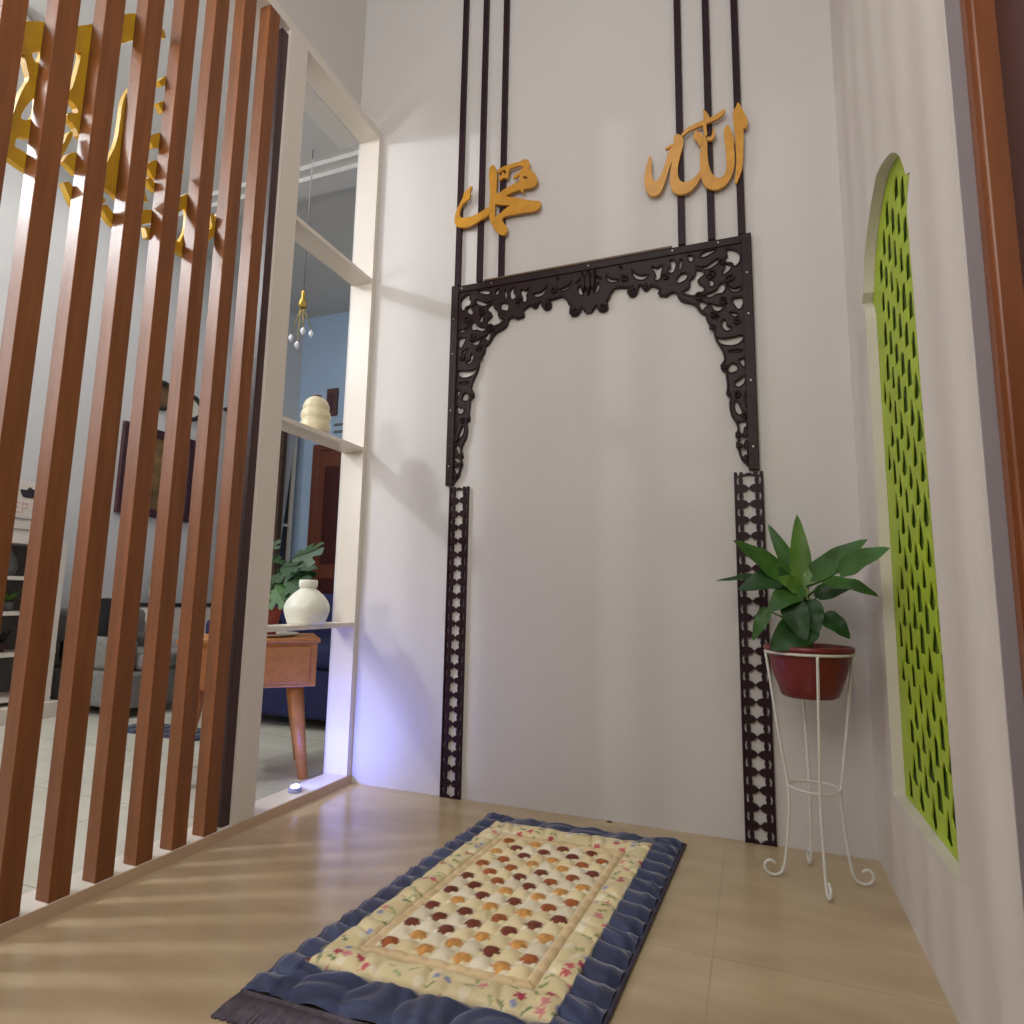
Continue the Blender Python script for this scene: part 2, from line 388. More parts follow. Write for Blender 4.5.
# raised rounded scroll lines: around each opening and along the lower contour
for h in allh:
    e = shrink(h, 1.16)
    b.tube([(x, -.016, z) for x, z in e], .0030, 6, True)
for sgn in (1, -1):
    q = [((x if sgn > 0 else 2*xc-x), -.016, z+.004) for x, z in ctr[::2]]
    b.tube(q, .005, 6)
# curled volutes and leaf lobes on the carving
def volute(cx, cz, r, a0, turns, d):
    pts = []; rs = []
    n = int(18*turns)
    for i in range(n+1):
        t = i/n; a = a0+d*2*pi*turns*t; rr = r*(1-.85*t)
        pts.append((cx+rr*cos(a), -.019-.004*t, cz+rr*sin(a))); rs.append(.0055*(1-.4*t))
    b.tube(pts, rs, 6)
vol = [A(75, 438)+(.017,), A(242, 358)+(.014,), A(312, 325)+(.010,), A(200, 275)+(.018,), A(430, 270)+(.016,), A(690, 250)+(.02,), A(800, 280)+(.02,), A(745, 185)+(.014,), A(760, 400)+(.018,), A(620, 385)+(.02,), A(700, 480)+(.014,), A(840, 520)+(.016,), A(690, 560)+(.01,),
       B(240, 185)+(.010,), B(265, 370)+(.006,), B(320, 370)+(.014,), B(380, 510)+(.014,), B(335, 655)+(.010,), B(345, 720)+(.010,), B(380, 810)+(.010,)]
for i, (x, z, r) in enumerate(vol):
    for sgn in (1, -1):
        xx = x if sgn > 0 else 2*xc-x
        volute(xx, z, r, (.7*i if sgn > 0 else pi-.7*i), 1.35, sgn*(1 if i % 2 else -1))
# centre pendant leaf
cz = A(0, 300)[1]
for dx, w in ((0, .016), (.022, .011), (-.022, .011)):
    b.tube([(xc+dx*1.3, -.018, cz+.05), (xc+dx, -.022, cz+.02), (xc+dx*.9, -.024, cz-.02), (xc+dx*1.1, -.02, cz-.058+abs(dx)*.5)], [w*.5, w, w*.9, w*.25], 8)
obj('scrollwork', b, 'carved_wood', arch)
obj('top_rail', MB().box(xl, xr-.02, -.022, -.001, zt_-.032, zt_, .003), 'carved_wood', arch)
obj('rail_edge', MB().box(xl+.16, xr-.30, -.024, -.0005, zt_, zt_+.008), 'brass_edge', arch, label='thin lighter brown top edge')
for x0, x1 in ((xl-.004, xl+.032), (xr-.034, xr+.004)):
    o = obj('side_rail', MB().box(x0, x1, -.0245, -.001, zb_, zt_+.004, .003), 'carved_wood', arch)
for x, z, d in [(x, z, .0247) for x in (xl+.012, xr-.016) for z in (1.42, 1.68, 1.95, 2.12)]+[(x, zt_-.014, .0222) for x in (xl+.05, xl+.2, xc, xr-.3, xr-.12)]:
    bb = MB().add([(x+.0032*cos(a*pi/4), -d-dd, z+.0032*sin(a*pi/4)) for dd in (0, .0015) for a in range(8)], [tuple(range(8, 16))]+[(a, (a+1) % 8, 8+(a+1) % 8, 8+a) for a in range(8)])
    obj('screw_head', bb, 'screw', arch, label='small pale screw head')

# pierced posts under the arch
def star(cx, cz, w, h):
    pts = []
    for k in range(12):
        a = pi/2+k*pi/6; r = 1 if k % 2 == 0 else .74
        pts.append((cx+w*r*cos(a)*1.08, cz+h*r*sin(a)))
    return pts
def post(name, x0, x1, label):
    t = thing(name, ((x0+x1)/2, 0, 0), label, 'post', None)
    w = x1-x0; n = 22; pit = 1.326/n; cx = (x0+x1)/2
    hs = []
    for k in range(n):
        cz = pit*(k+.48)
        hs.append(star(cx, cz, w*.25, pit*.487))
        for s in (-1, 1):
            xx = cx+s*w*.36
            hs.append([(xx-.0036, cz-.016), (xx+.0036, cz-.016), (xx+.0036+s*.003, cz), (xx+.0036, cz+.016), (xx-.0036, cz+.016), (xx-.0036+s*.003, cz)])
    zt = 1.326
    out = [(x0, .001), (x1, .001), (x1, zt), (x1-w*.1, zt), (x1-w*.13, zt-.014), (x1-w*.18, zt-.014), (x1-w*.2, zt), (x1-w*.3, zt), (x1-w*.34, zt-.01), (cx+w*.06, zt-.004), (cx, zt-.006),
           (cx-w*.06, zt-.004), (x0+w*.34, zt-.01), (x0+w*.3, zt), (x0+w*.2, zt), (x0+w*.18, zt-.014), (x0+w*.13, zt-.014), (x0+w*.1, zt), (x0, zt)]
    obj('fretwork', MB().plate([out]+hs, lambda x, z, d: (x, d, z), -.012, -.0005), 'batten_wood', t)
    for s in (-1, 1): bb = MB().box(cx+s*w*.468-w*.032, cx+s*w*.468+w*.032, -.015, -.0118, .001, zt); obj('edge_strip', bb, 'batten_wood', t)
post('fretwork_post', .457, .551, 'dark pierced star-pattern post under the left end of the carved arch')
post('fretwork_post', 1.664, 1.767, 'dark pierced star-pattern post under the right end of the arch behind the plant')

# upright battens above the arch
bl = ['leftmost dark batten of the left trio above the arch', 'middle dark batten of the left trio above the arch', 'rightmost dark batten of the left trio above the arch',
      'leftmost dark batten of the right trio above the arch', 'middle dark batten of the right trio above the arch', 'rightmost dark batten of the right trio above the arch']
for i, (x, zt2) in enumerate(((.464, 0), (.576, 0), (.685, 0), (1.490, 0), (1.607, 0), (1.722, 0))):
    z0 = zt_+.0085
    o = obj('wall_batten', MB().box(x-.014, x+.014, -.018, -.0005, z0, ZC-.002, .002), 'batten_wood', origin=(x, 0, z0))
    tag(o, bl[i], 'batten', 'dark battens above the arch')

# gold calligraphy on the wall
def letter(name, polys, holesets, org, fac, d, label, m):
    b = MB()
    for k, pl in enumerate(polys):
        q = [P(org[0]+u/fac, org[1]+v/fac, 1, d) for u, v in pl]
        loops = [chaikin([(p.x, p.z) for p in q], 1)]
        for h in holesets.get(k, []):
            hq = [P(org[0]+u/fac, org[1]+v/fac, 1, d) for u, v in h]; loops.append([(p.x, p.z) for p in hq])
        b.plate(loops, lambda x, z, dd: (x, dd-.0004*k, z), d, d+.012)
    xs = [v[0] for v in b.v]; zs = [v[2] for v in b.v]
    o = obj(name, b, m, origin=((min(xs)+max(xs))/2, -.02, min(zs)))
    return tag(o, label, 'calligraphy')
allah = [[(880,95),(905,140),(935,200),(962,250),(960,300),(945,328),(922,322),(928,400),(924,520),(920,650),(892,740),(862,808),(850,770),(858,700),(866,600),(860,500),(848,350),(836,230),(833,190),(858,150)],
 [(790,285),(818,340),(848,430),(842,480),(853,560),(850,640),(832,720),(792,792),(730,842),(660,854),(608,832),(578,792),(562,740),(552,640),(556,540),(560,470),(556,420),(580,375),(618,420),(616,520),(624,620),(648,700),(682,742),(720,752),(758,732),(777,690),(781,600),(770,480),(756,380),(762,330)],
 [(568,728),(532,802),(472,868),(410,894),(348,888),(312,852),(296,790),(301,700),(316,610),(326,540),(331,450),(331,400),(358,370),(416,400),(410,470),(386,560),(364,650),(365,730),(384,775),(420,790),(468,776),(518,736),(556,682)],
 [(335,465),(288,515),(266,600),(236,690),(203,765),(175,785),(148,766),(139,680),(144,600),(130,548),(102,620),(80,720),(80,820),(102,882),(150,909),(197,894),(233,852),(264,760),(295,660),(338,560)],
 [(253,492),(330,452),(338,470),(265,510)],
 [(393,382),(440,326),(520,286),(580,260),(650,236),(708,200),(768,160),(775,180),(737,228),(670,264),(590,299),(510,329),(452,354),(405,398)],
 [(580,160),(612,190),(643,240),(618,262),(606,300),(620,390),(592,402),(577,300),(586,250),(581,200)],
 [(496,390),(520,345),(545,366),(560,355),(580,400),(564,474),(542,478),(537,444),(508,424)],
 [(612,398),(640,406),(657,388),(666,328),(684,338),(684,402),(652,434),(618,436)]]
letter('gold_calligraphy', allah, {}, (635, 90), 8.533, -.0302, 'larger gold cut-out calligraphy with tall strokes over the right trio of battens', 'gold_paint')
muh = [[(450,220),(474,260),(484,330),(480,420),(477,495),(500,498),(540,463),(600,428),(660,398),(695,378),(690,330),(700,275),(740,252),(792,267),(834,308),(862,360),(854,402),(822,438),(760,449),(700,459),(640,479),(590,504),(562,520),(620,532),(700,542),(790,562),(870,565),(898,580),(882,622),(846,659),(760,669),(680,684),(600,699),(554,709),(526,732),(544,770),(582,820),(574,862),(545,889),(508,879),(467,843),(437,792),(416,740),(406,690),(411,600),(421,500),(416,420),(408,340),(411,260)],
 [(628,345),(690,296),(704,313),(645,363)],
 [(480,290),(540,246),(620,221),(700,201),(738,176),(777,186),(789,215),(784,262),(738,269),(713,231),(640,254),(596,270),(586,352),(560,359),(550,344),(532,364),(505,379),(496,350),(526,330),(536,290),(557,316),(566,318),(566,274),(540,280),(497,314)],
 [(245,420),(253,440),(229,490),(239,510),(218,554),(184,579),(155,612),(136,660),(136,706),(152,724),(200,724),(260,709),(320,679),(370,645),(402,618),(416,660),(404,704),(342,739),(282,779),(220,809),(160,819),(108,804),(88,772),(91,710),(111,648),(141,588),(171,528),(176,488),(203,472)],
 [(698,459),(730,453),(738,480),(715,494)]]
letter('gold_calligraphy', muh, {0: [[(728,335),(752,338),(772,350),(752,366),(728,355)], [(468,594),(530,605),(606,608),(555,643),(520,678),(500,688),(482,700),(466,722),(462,655)]]}, (445, 140), 9.309, -.0302, 'smaller gold cut-out calligraphy with pointed stroke over the left trio of battens', 'gold_paint')

# big gold calligraphy mounted behind the slats
def ribbon(b, pts, ws, x0, x1, k):
    p3 = [P(u, v, 0, x1) for u, v in pts]
    p2 = smooth_open([(p.y, p.z, w) for p, w in zip(p3, ws)], 2)
    L_, R_ = [], []
    for i, (y, z, w) in enumerate(p2):
        a = p2[max(0, i-1)]; c = p2[min(len(p2)-1, i+1)]
        dy, dz = c[0]-a[0], c[1]-a[1]; n = hypot(dy, dz) or 1
        # flat-pen nib held at a slant
        L_.append((y-dz/n*w, z+dy/n*w)); R_.append((y+dz/n*w, z-dy/n*w))
    loop = L_+R_[::-1]
    n = len(p2); vs = []
    for d in (x0-.0006*k, x1+.0006*k): vs += [(d, y, z) for y, z in loop]
    m = len(loop); fs = []
    for i in range(n-1):
        q = (i, i+1, m-2-i, m-1-i)
        fs += [q, tuple(x+m for x in reversed(q))]
    fs += [(i, (i+1) % m, m+(i+1) % m, m+i) for i in range(m)]
    b.add(vs, fs)
b = MB()
GX0, GX1 = -.071, -.0535
strokes = [
 ([(-40, 50), (0, 44), (40, 34), (70, 40), (97, 38), (120, 30), (142, 24), (165, 34)], [.02, .03, .034, .03, .032, .03, .034, .012]),
 ([(44, 52), (40, 72), (30, 92), (22, 108), (16, 128), (14, 148)], [.02, .04, .034, .026, .02, .03]),
 ([(32, 52), (36, 66), (42, 80)], [.014, .022, .018]),
 ([(42, 88), (40, 106), (30, 119), (20, 124)], [.012, .014, .02, .016]),
 ([(8, 130), (22, 134), (38, 136)], [.02, .03, .02]),
 ([(2, 146), (14, 152), (30, 166), (44, 160), (58, 140)], [.012, .018, .026, .02, .01]),
 ([(90, 48), (86, 64), (80, 82), (82, 96), (92, 98)], [.03, .034, .022, .018, .012]),
 ([(74, 96), (84, 112), (88, 128), (84, 138)], [.008, .014, .034, .022]),
 ([(70, 168), (78, 160), (90, 168), (100, 178)], [.02, .026, .02, .02]),
 ([(66, 182), (72, 194), (80, 207), (92, 204), (102, 196)], [.01, .014, .02, .02, .014]),
 ([(138, 82), (132, 104), (128, 128), (124, 152), (114, 172), (108, 190)], [.006, .03, .026, .026, .028, .012]),
 ([(110, 180), (116, 194), (124, 200), (134, 194), (146, 196)], [.008, .011, .014, .016, .016]),
 ([(104, 205), (112, 220), (124, 224), (142, 216), (160, 216), (176, 206), (190, 198), (204, 194)], [.01, .018, .022, .02, .018, .018, .016, .014]),
 ([(146, 232), (160, 236), (176, 246), (192, 256), (202, 250)], [.016, .018, .018, .016, .008]),
 ([(186, 200), (190, 214), (188, 232), (182, 244)], [.014, .008, .008, .01]),
 ([(160, 84), (170, 78), (180, 86)], [.008, .012, .008]),
 ([(160, 108), (170, 106), (182, 112)], [.014, .02, .014]),
 ([(150, 142), (162, 140), (176, 138)], [.016, .022, .018]),
 ([(150, 172), (158, 168), (170, 170), (182, 168)], [.02, .026, .02, .016]),
 ([(148, 178), (156, 190), (162, 180)], [.01, .016, .008]),
 ([(212, 214), (214, 228), (222, 232), (232, 222), (226, 212), (216, 218)], [.008, .011, .013, .012, .01, .006]),
 ([(190, 230), (200, 244), (212, 232), (220, 226)], [.01, .014, .012, .01]),
 ([(-60, 60), (-70, 120), (-60, 170), (-30, 190), (0, 170)], [.02, .03, .03, .03, .012])]
del strokes[1:5]; del strokes[2:4]
for k, (pts, ws) in enumerate(strokes): ribbon(b, pts, ws, GX0, GX1, k % 4)
pcs = [([(24,52),(31,51),(33,58),(36,63),(40,62),(43,51),(48,48),(47,62),(44,76),(40,88),(41,100),(41,112),(38,122),(36,138),(26,138),(17,135),(14,148),(18,155),(28,160),(40,168),(46,166),(60,150),(70,130),(74,134),(62,158),(48,172),(36,176),(22,168),(8,158),(0,150),(8,130),(16,105),(23,88),(30,79),(27,68)], [[(38,93),(37,108),(34,118),(24,121),(20,116),(28,104)]]),
 ([(82,46),(94,47),(91,62),(88,80),(89,92),(95,99),(108,100),(108,106),(92,105),(85,98),(84,104),(92,114),(104,116),(103,123),(92,124),(90,138),(80,139),(74,124),(66,118),(68,112),(79,114),(76,106),(69,98),(60,96),(62,90),(71,92),(76,76),(80,60)], [])]
for k, (pl, hs) in enumerate(pcs):
    lp_ = [chaikin([(P(u, v, 0, GX1).y, P(u, v, 0, GX1).z) for u, v in q], 1) for q in [pl]+hs]
    b.plate(lp_, lambda y, z, d: (d, y, z), GX0-.003, GX1+.0003+.0002*k)
tag(obj('gold_calligraphy', b, 'gold_leaf', origin=(-.07, -1.3, 1.93)), 'largest gold calligraphy mounted behind the brown slats of the partition', 'calligraphy')

# ------------------------------------------------------------------ prayer rug
def smoothstep(a, c, x):
    t = max(0, min(1, (x-a)/(c-a))); return t*t*(3-2*t)
RA = math.atan2(-.055, 1.16)     # slight turn of the rug
RO = Vector((1.447, -1.338, 0))  # near right corner
ey = Vector((sin(.052), cos(.052), 0)); ex = Vector((cos(.03), sin(.03), 0))
RW, RL = .716, 1.178
def rp(s, t, h): q = Vector((.690, -1.345, 0))+ex*(s*RW)+ey*(t*RL); return (q.x, q.y, h)
hash2 = lambda i, j: (sin(i*127.1+j*311.7)*43758.5453) % 1.0
def lin(c): return s2l(c)
NB, NF, MR = 96, 156, None
def zone(s, t):
    x, y = s*RW, t*RL
    if x < .070 or x > RW-.083 or y < .105 or y > RL-.098: return 0
    if x < .166 or x > RW-.176 or y < .215 or y > RL-.235: return 1
    return 2
def puff(a): return abs(sin(pi*a))**.55
def surf(s, t):
    x, y = s*RW, t*RL; z = zone(s, t)
    edge = min(x, RW-x, y, RL-y)
    base = .004+.012*smoothstep(0, .03, edge)
    n = .5+.5*sin(x*140+3*sin(y*60))*sin(y*120+2*sin(x*50))
    if z == 0:
        side = x < .070 or x > RW-.083
        if side: a = y/.075+.25*sin(x*30); h = .017*puff(a)
        else: a = x/.118+.2*sin(y*30); h = .014*puff(a)
        k = hash2(int(a*1.0), 3 if side else 9)
        w = .5+.5*sin((x*55+y*95 if side else x*95-y*50)+5*sin(y*21+x*13))
        h += .004*w
        c = [lin((30, 36, 70)), lin((54, 66, 110)), lin((62, 74, 110))]
        f = .25+.55*w+.2*(k-.5); f = max(0, min(1, f))
        c = [c[0][i]*(1-f)+c[2][i]*f for i in range(3)]
        return base+h, c
    if z == 1:
        dx = min(x-.070, RW-.083-x); dy = min(y-.105, RL-.098-y)
        c = list(lin((230, 214, 168)))
        h = .013
        # piped inner strip
        ix = min(x-.070, RW-.083-x); iy = min(y-.105, RL-.098-y)
        d = min(ix/.095, iy/(.112 if y < .5 else .135))
        along = y if ix/.095 < iy/.12 else x
        if d > .72:
            h += .008*puff(along/.052)*sin(pi*min(1, (d-.72)/.28)); c = list(lin((226, 200, 156)))
        else:
            h += .014*puff(along/.085+.3*sin(40*x+31*y))*puff(min(1, d/.72)*.98+.01)
            gx, gy = int(x/.027), int(y/.027)
            q = hash2(gx, gy)
            fx, fy = x/.027-gx-.5-.25*(hash2(gy, gx)-.5), y/.027-gy-.5-.25*(hash2(gx+7, gy)-.5)
            r = hypot(fx, fy); ang = atan2(fy, fx)
            if q < .14 and r < .38+.12*cos(5*ang): c = list(lin([(206, 96, 104), (220, 140, 140), (186, 66, 88)][int(q*100) % 3]))
            elif .22 < q < .42 and r < .24+.2*cos(2*ang+q*20): c = list(lin([(150, 160, 96), (128, 142, 98), (176, 180, 130)][int(q*100) % 3]))
            elif .5 < q < .6 and r < .3: c = list(lin((150, 156, 190)))
            elif .6 < q < .75 and r < .42: c = list(lin((240, 230, 200)))
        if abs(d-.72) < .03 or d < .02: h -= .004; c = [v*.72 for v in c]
        return base+h, c
    # centre: white puffs with brown and ochre diamonds between
    u, v = (x-.166)/.0468, (y-.215)/.0485
    iu, iv = int(math.floor(u)), int(math.floor(v)); fu, fv = u-iu, v-iv
    h = .011+.017*(puff(fu)*puff(fv))
    c = list(lin((236, 226, 200))) if hash2(iu+40, iv) < .6 else list(lin((236, 220, 176)))
    if (iu+iv) % 2 == 0:
        a, bb = abs(fu-.5)*2, abs(fv-.5)*2
        if (a**1.35+bb**1.35) < .98+.08*sin(3*atan2(fv-.5, fu-.5)+iu*2.1+iv*1.3):
            q = hash2(iu*3+1, iv*5+2)
            c = list(lin((118, 54, 34) if q < .42 else (166, 92, 44) if q < .72 else (214, 156, 84)))
            h -= .003
            sh = .75+.5*hash2(int(x/.008), int(y/.008)); c = [w*sh for w in c]
    return base+h, c
GN, GM = 150, 244
cells = {0: [], 1: [], 2: []}
vh = [[surf(i/GN, j/GM) for i in range(GN+1)] for j in range(GM+1)]
for j in range(GM):
    for i in range(GN): cells[zone((i+.5)/GN, (j+.5)/GM)].append((i, j))
rug = thing('prayer_rug', (1.03, -.75, 0), 'padded prayer rug with dark blue border and floral checkered centre on the floor', 'rug')
for zid, nm, mt, lab in ((0, 'border', 'velvet', 'dark blue velvet border'), (1, 'floral_band', 'quilt', 'cream quilted band with small pink flowers'), (2, 'centre_panel', 'quilt', 'white centre with brown diamonds')):
    idx = {}; b = MB(); cols = []
    fs = []
    for i, j in cells[zid]:
        f = []
        for (p, q) in ((i, j), (i+1, j), (i+1, j+1), (i, j+1)):
            if (p, q) not in idx:
                idx[(p, q)] = len(idx); h, c = vh[j if q == j else q][p]
                b.v.append(rp(p/GN, q/GM, h)); cols.append(c)
            f.append(idx[(p, q)])
        fs.append(tuple(f))
    b.f = fs; b.sm = [True]*len(fs)
    o = obj(nm, b, mt, rug, label=lab, recalc=False)
    ca_ = o.data.color_attributes.new('Col', 'FLOAT_COLOR', 'POINT')
    for k, c in enumerate(cols): ca_.data[k].color = (*c, 1)
for s0, s1, t0, t1 in ((0, 0, 0, 1), (1, 1, 0, 1)):
    obj('binding', MB().tube([rp(s0, t0+(t1-t0)*k/20, .007) for k in range(21)], .007, 8), 'binding', rug, label='grey-violet bound side edge')
for te, dr_ in ((1, 1), (0, -1)):
    b = MB(); rr = random.Random(5+te)
    b.tube([rp(k/20, te, .007) for k in range(21)], .0075, 8)
    n = 260
    for k in range(n+1):
        s = k/n*1.01-.005; L0 = (.022 if te else .075)*rr.uniform(.95, 1.03); wv = rr.uniform(-.003, .003)
        a = Vector(rp(s, te, .006)); e = a+ey*(dr_*L0)+ex*wv; e.z = .0022; m_ = (a+e)/2; m_.z = .0065
        b.tube([a, m_, e], [.0034, .0036, .0028], 5)
    obj('fringe', b, 'fringe', rug)

# ------------------------------------------------------------------ wire stand and potted plant
SC = Vector((1.876, -.25, 0))
st = thing('plant_stand', SC, 'slim white wire plant stand with curled feet beside the right wall', 'stand')
def ring(r, z, rad, n=40): return MB().tube([(SC.x+r*cos(2*pi*k/n), SC.y+r*sin(2*pi*k/n), z) for k in range(n)], rad, 8, True)
obj('top_ring', ring(.128, .682, .0045), 'wire_white', st)
obj('middle_ring', ring(.072, .272, .004), 'wire_white', st)
for ang in (-83, 8, 97, 188):
    a = radians(ang); d = Vector((cos(a), sin(a), 0))
    pr = [(.128, .682), (.118, .60), (.104, .48), (.088, .36), (.075, .275), (.074, .22), (.080, .15), (.088, .08), (.094, .04), (.104, .014), (.120, .0052), (.138, .006), (.152, .018), (.154, .034), (.144, .046), (.130, .046), (.122, .038)]
    pr = smooth_open(pr, 1)
    obj('leg', MB().tube([SC+d*r+Vector((0, 0, z)) for r, z in pr], .0045, 8), 'wire_white', st)
PB = .545
pp = thing('potted_plant', (SC.x, SC.y, PB), 'leafy green houseplant in a burgundy plastic pot held by the wire stand', 'plant')
k_ = lambda a, z: 1+(.05*max(0, cos(8*a))*max(0, (.03-z)/.03) if z < .03 else 0)
obj('pot', MB().lathe([(.04, .006), (.074, .0), (.080, .004), (.092, .03), (.106, .07), (.116, .11), (.120, .138), (.130, .142), (.133, .148), (.132, .158), (.126, .160), (.120, .156), (.116, .13), (.10, .126)], (SC.x, SC.y, PB), 48, k_), 'pot_red', pp)
obj('soil', MB().lathe([(.117, .126), (.08, .134), (.02, .14)], (SC.x, SC.y, PB), 24), 'soil', pp)
def leaf_mesh(b, base, tip, w, nrm, lift=.02, fold=.12, curl=0, n=12, fat=.5):
    base, tip, nrm = Vector(base), Vector(tip), Vector(nrm).normalized()
    ax = tip-base; mid = (base+tip)/2+nrm*lift
    def cv(t): return base*(1-t)**2+mid*2*t*(1-t)+tip*t*t
    def fn(u, t):
        p = cv(t); tg = (cv(min(1, t+.02))-cv(max(0, t-.02))).normalized()
        sd = tg.cross(nrm).normalized(); nn = sd.cross(tg).normalized()
        prof = (max(0, sin(pi*t**(fat+.12)))**.7)*(1-.12*t) if 0 < t < 1 else 0
        x = (u-.5)*2
        return p+sd*(x*w/2*prof)+nn*(abs(x)**1.3*w*fold*prof)+nn*(.06*w*sin(t*14)*abs(x)*prof)
    b.grid(6, n, fn)
stx = P(805, 573, 1, SC.y)
obj('stem', MB().tube([(SC.x+.004, SC.y, PB+.12), (stx.x+.002, SC.y, (stx.z+PB+.13)/2), stx], [.013, .012, .008], 10), 'stem_green', pp)
LV = [ # base px, tip px, y of base, y of tip, width, normal, lift, material
 ((803, 592), (797, 514), -.26, -.26, .060, (.1, -1, .15), -.01, 'leaf_light'),
 ((800, 582), (768, 524), -.24, -.22, .046, (-.35, -.9, .5), .01, 'leaf_green'),
 ((794, 584), (733, 540), -.26, -.30, .066, (-.2, -.7, .8), .02, 'leaf_green'),
 ((782, 577), (715, 581), -.22, -.18, .038, (-.1, -.45, 1), .012, 'leaf_dark'),
 ((790, 575), (738, 590), -.27, -.31, .072, (-.1, -.75, .6), .02, 'leaf_dark'),
 ((801, 586), (768, 612), -.28, -.34, .072, (-.2, -.8, .5), .02, 'leaf_green'),
 ((812, 622), (770, 650), -.30, -.37, .098, (-.15, -.95, .35), .02, 'leaf_dark'),
 ((768, 607), (753, 641), -.24, -.25, .040, (-.3, -.9, .2), .01, 'leaf_green'),
 ((806, 580), (868, 539), -.25, -.31, .064, (.1, -.75, .7), .02, 'leaf_green'),
 ((838, 572), (894, 548), -.44, -.555, .062, (-.25, -.8, .6), .012, 'leaf_green'),
 ((822, 582), (879, 597), -.31, -.40, .056, (.15, -.6, .9), .03, 'leaf_green'),
 ((814, 596), (860, 582), -.25, -.26, .050, (.0, -.8, .5), .015, 'leaf_dark'),
 ((822, 614), (850, 639), -.29, -.32, .056, (.3, -.85, .5), .02, 'leaf_dark'),
 ((804, 600), (818, 634), -.28, -.33, .075, (.1, -.95, .3), .015, 'leaf_dark'),
 ((790, 600), (806, 642), -.30, -.35, .070, (-.1, -.95, .3), .015, 'leaf_dark'),
 ((808, 580), (846, 566), -.22, -.16, .05, (.0, -.7, .7), .02, 'leaf_dark'),
 ((800, 575), (782, 548), -.22, -.16, .05, (.0, -.8, .6), .02, 'leaf_dark'),
 ((800, 590), (778, 578), -.29, -.33, .05, (-.1, -.8, .6), .02, 'leaf_light')]
for (b0, t0, yb, yt, w, nr, lf, mt) in LV:
    b = MB(); p0 = P(*b0, 1, yb); p1 = P(*t0, 1, yt)
    p1.x = min(p1.x, W-.012)
    leaf_mesh(b, p0, p1, w*1.18, (nr[0], nr[1]*1.5, nr[2]), lf, fold=.08)
    root = stx.lerp(Vector((SC.x+.004, SC.y, PB+.13)), min(1, max(0, (stx.z-p0.z)/.2+.15)))
    b.tube([root, (root+p0)/2+Vector((0, 0, -.004)), p0+(p1-p0)*.08], [.004, .0035, .0022], 6)
    obj('leaf', b, mt, pp)

# tiny dark crumb by the skirting
b = MB().lathe([(.003, 0), (.006, .001), (.004, .004), (.001, .005)], (0, 0, 0), 8)
b.v = [(1.18+x*2.2, -.012+y, z) for x, y, z in b.v]
tag(obj('crumb', b, 'debris', origin=(1.18, -.012, 0)), 'tiny dark crumb on the floor against the back wall', 'crumb')

# ------------------------------------------------------------------ living room seen through the partition
# side table with tray and plant
tx0, tx1, ty0, ty1 = -.78, -.20, -.03, .36
t = thing('side_table', (-.56, -.02, 0), 'light brown wooden side table with splayed legs behind the shelf bay', 'table')
TA = radians(43); TP = (tx1, ty0)
obj('tabletop', MB().box(tx0-.012, tx1+.012, ty0-.012, ty1+.012, .612, .632, .004).rot(TP, TA), 'table_wood', t)
obj('apron', MB().box(tx0, tx1, ty0, ty1, .412, .612, .003).rot(TP, TA), 'table_wood', t)
obj('drawer_front', MB().box(tx0+.03, tx1-.03, ty0-.006, ty0, .43, .595, .002).rot(TP, TA), 'table_wood', t)
for sx in (0, 1):
    for sy in (0, 1):
        x = tx1-.085 if sx else tx0+.075; y = ty1-.05 if sy else ty0+.05
        d = .055 if sx else -.055; e = .03 if sy else -.03
        obj('leg', MB().tube([(x, y, .412), (x+d*.5, y+e*.5, .2), (x+d, y+e, 0)], [.036, .029, .022], 12).rot(TP, TA), 'table_wood', t)
t = thing('tray', (-.50, -.06, .632), 'round white tray on the side table under the potted plant', 'tray')
obj('dish', MB().lathe([(.04, 0), (.13, 0), (.16, .012), (.162, .016), (.155, .014), (.12, .006)], (-.50, -.06, .632), 36), 'ceramic_white', t)
pc2 = Vector((-.52, -.05, .6395))
t = thing('potted_plant', pc2, 'dark green split-leaf plant in a terracotta pot on the side table', 'plant')
obj('pot', MB().lathe([(.05, 0), (.065, 0), (.085, .11), (.09, .115), (.09, .13), (.083, .13), (.08, .11)], pc2, 30), 'terracotta', t)
obj('soil', MB().lathe([(.08, .112), (.02, .116)], pc2, 20), 'soil', t)
rr = random.Random(11)
LM = [(318, 549, .02, .17), (276, 556, .05, .14), (296, 566, -.03, .15), (272, 585, -.06, .16), (306, 590, -.08, .15), (284, 602, -.1, .15), (262, 570, 0, .14), (254, 600, -.05, .15), (312, 572, .08, .13), (246, 560, .1, .14), (268, 540, .12, .13)]
for u, v, dy, w in LM:
    b = MB(); tip = P(u, v, 1, pc2.y+dy)
    root = pc2+Vector((0, 0, .12)); mid = root.lerp(tip, .55)+Vector((0, 0, .09))
    b.tube(smooth_open([tuple(root), tuple(root.lerp(mid, .6)+Vector((0, 0, .04))), tuple(mid)], 2), .003, 6)
    dirv = (tip-mid); nr = Vector((rr.uniform(-.3, .3), -.8, .6)).normalized()
    sd = dirv.cross(nr).normalized(); L0 = dirv.length*1.25
    # split leaf: heart outline with notches
    out = []
    for k in range(49):
        a = -pi+2*pi*k/48
        r = (.55+.45*cos(a*.5)**2)*(1 if (k % 6) < 4 else .62) if 6 < k < 42 else .5
        out.append((r*sin(a)*w*.62, .28+r*cos(a)*.72))
    pts = [mid+sd*x+dirv.normalized()*(y*L0)+nr*(-abs(x)*.25) for x, y in out]
    c = mid+dirv.normalized()*(.25*L0)
    b.add([c]+pts, [(0, i, i+1) for i in range(1, len(pts)-1)]+[(0, len(pts)-1, 1)])
    b.tube([mid, mid+dirv.normalized()*L0*.95+nr*.004], .0022, 5)
    obj('leaf', b, rr.choice(['leaf_green', 'leaf_dark', 'leaf_dark']), t)
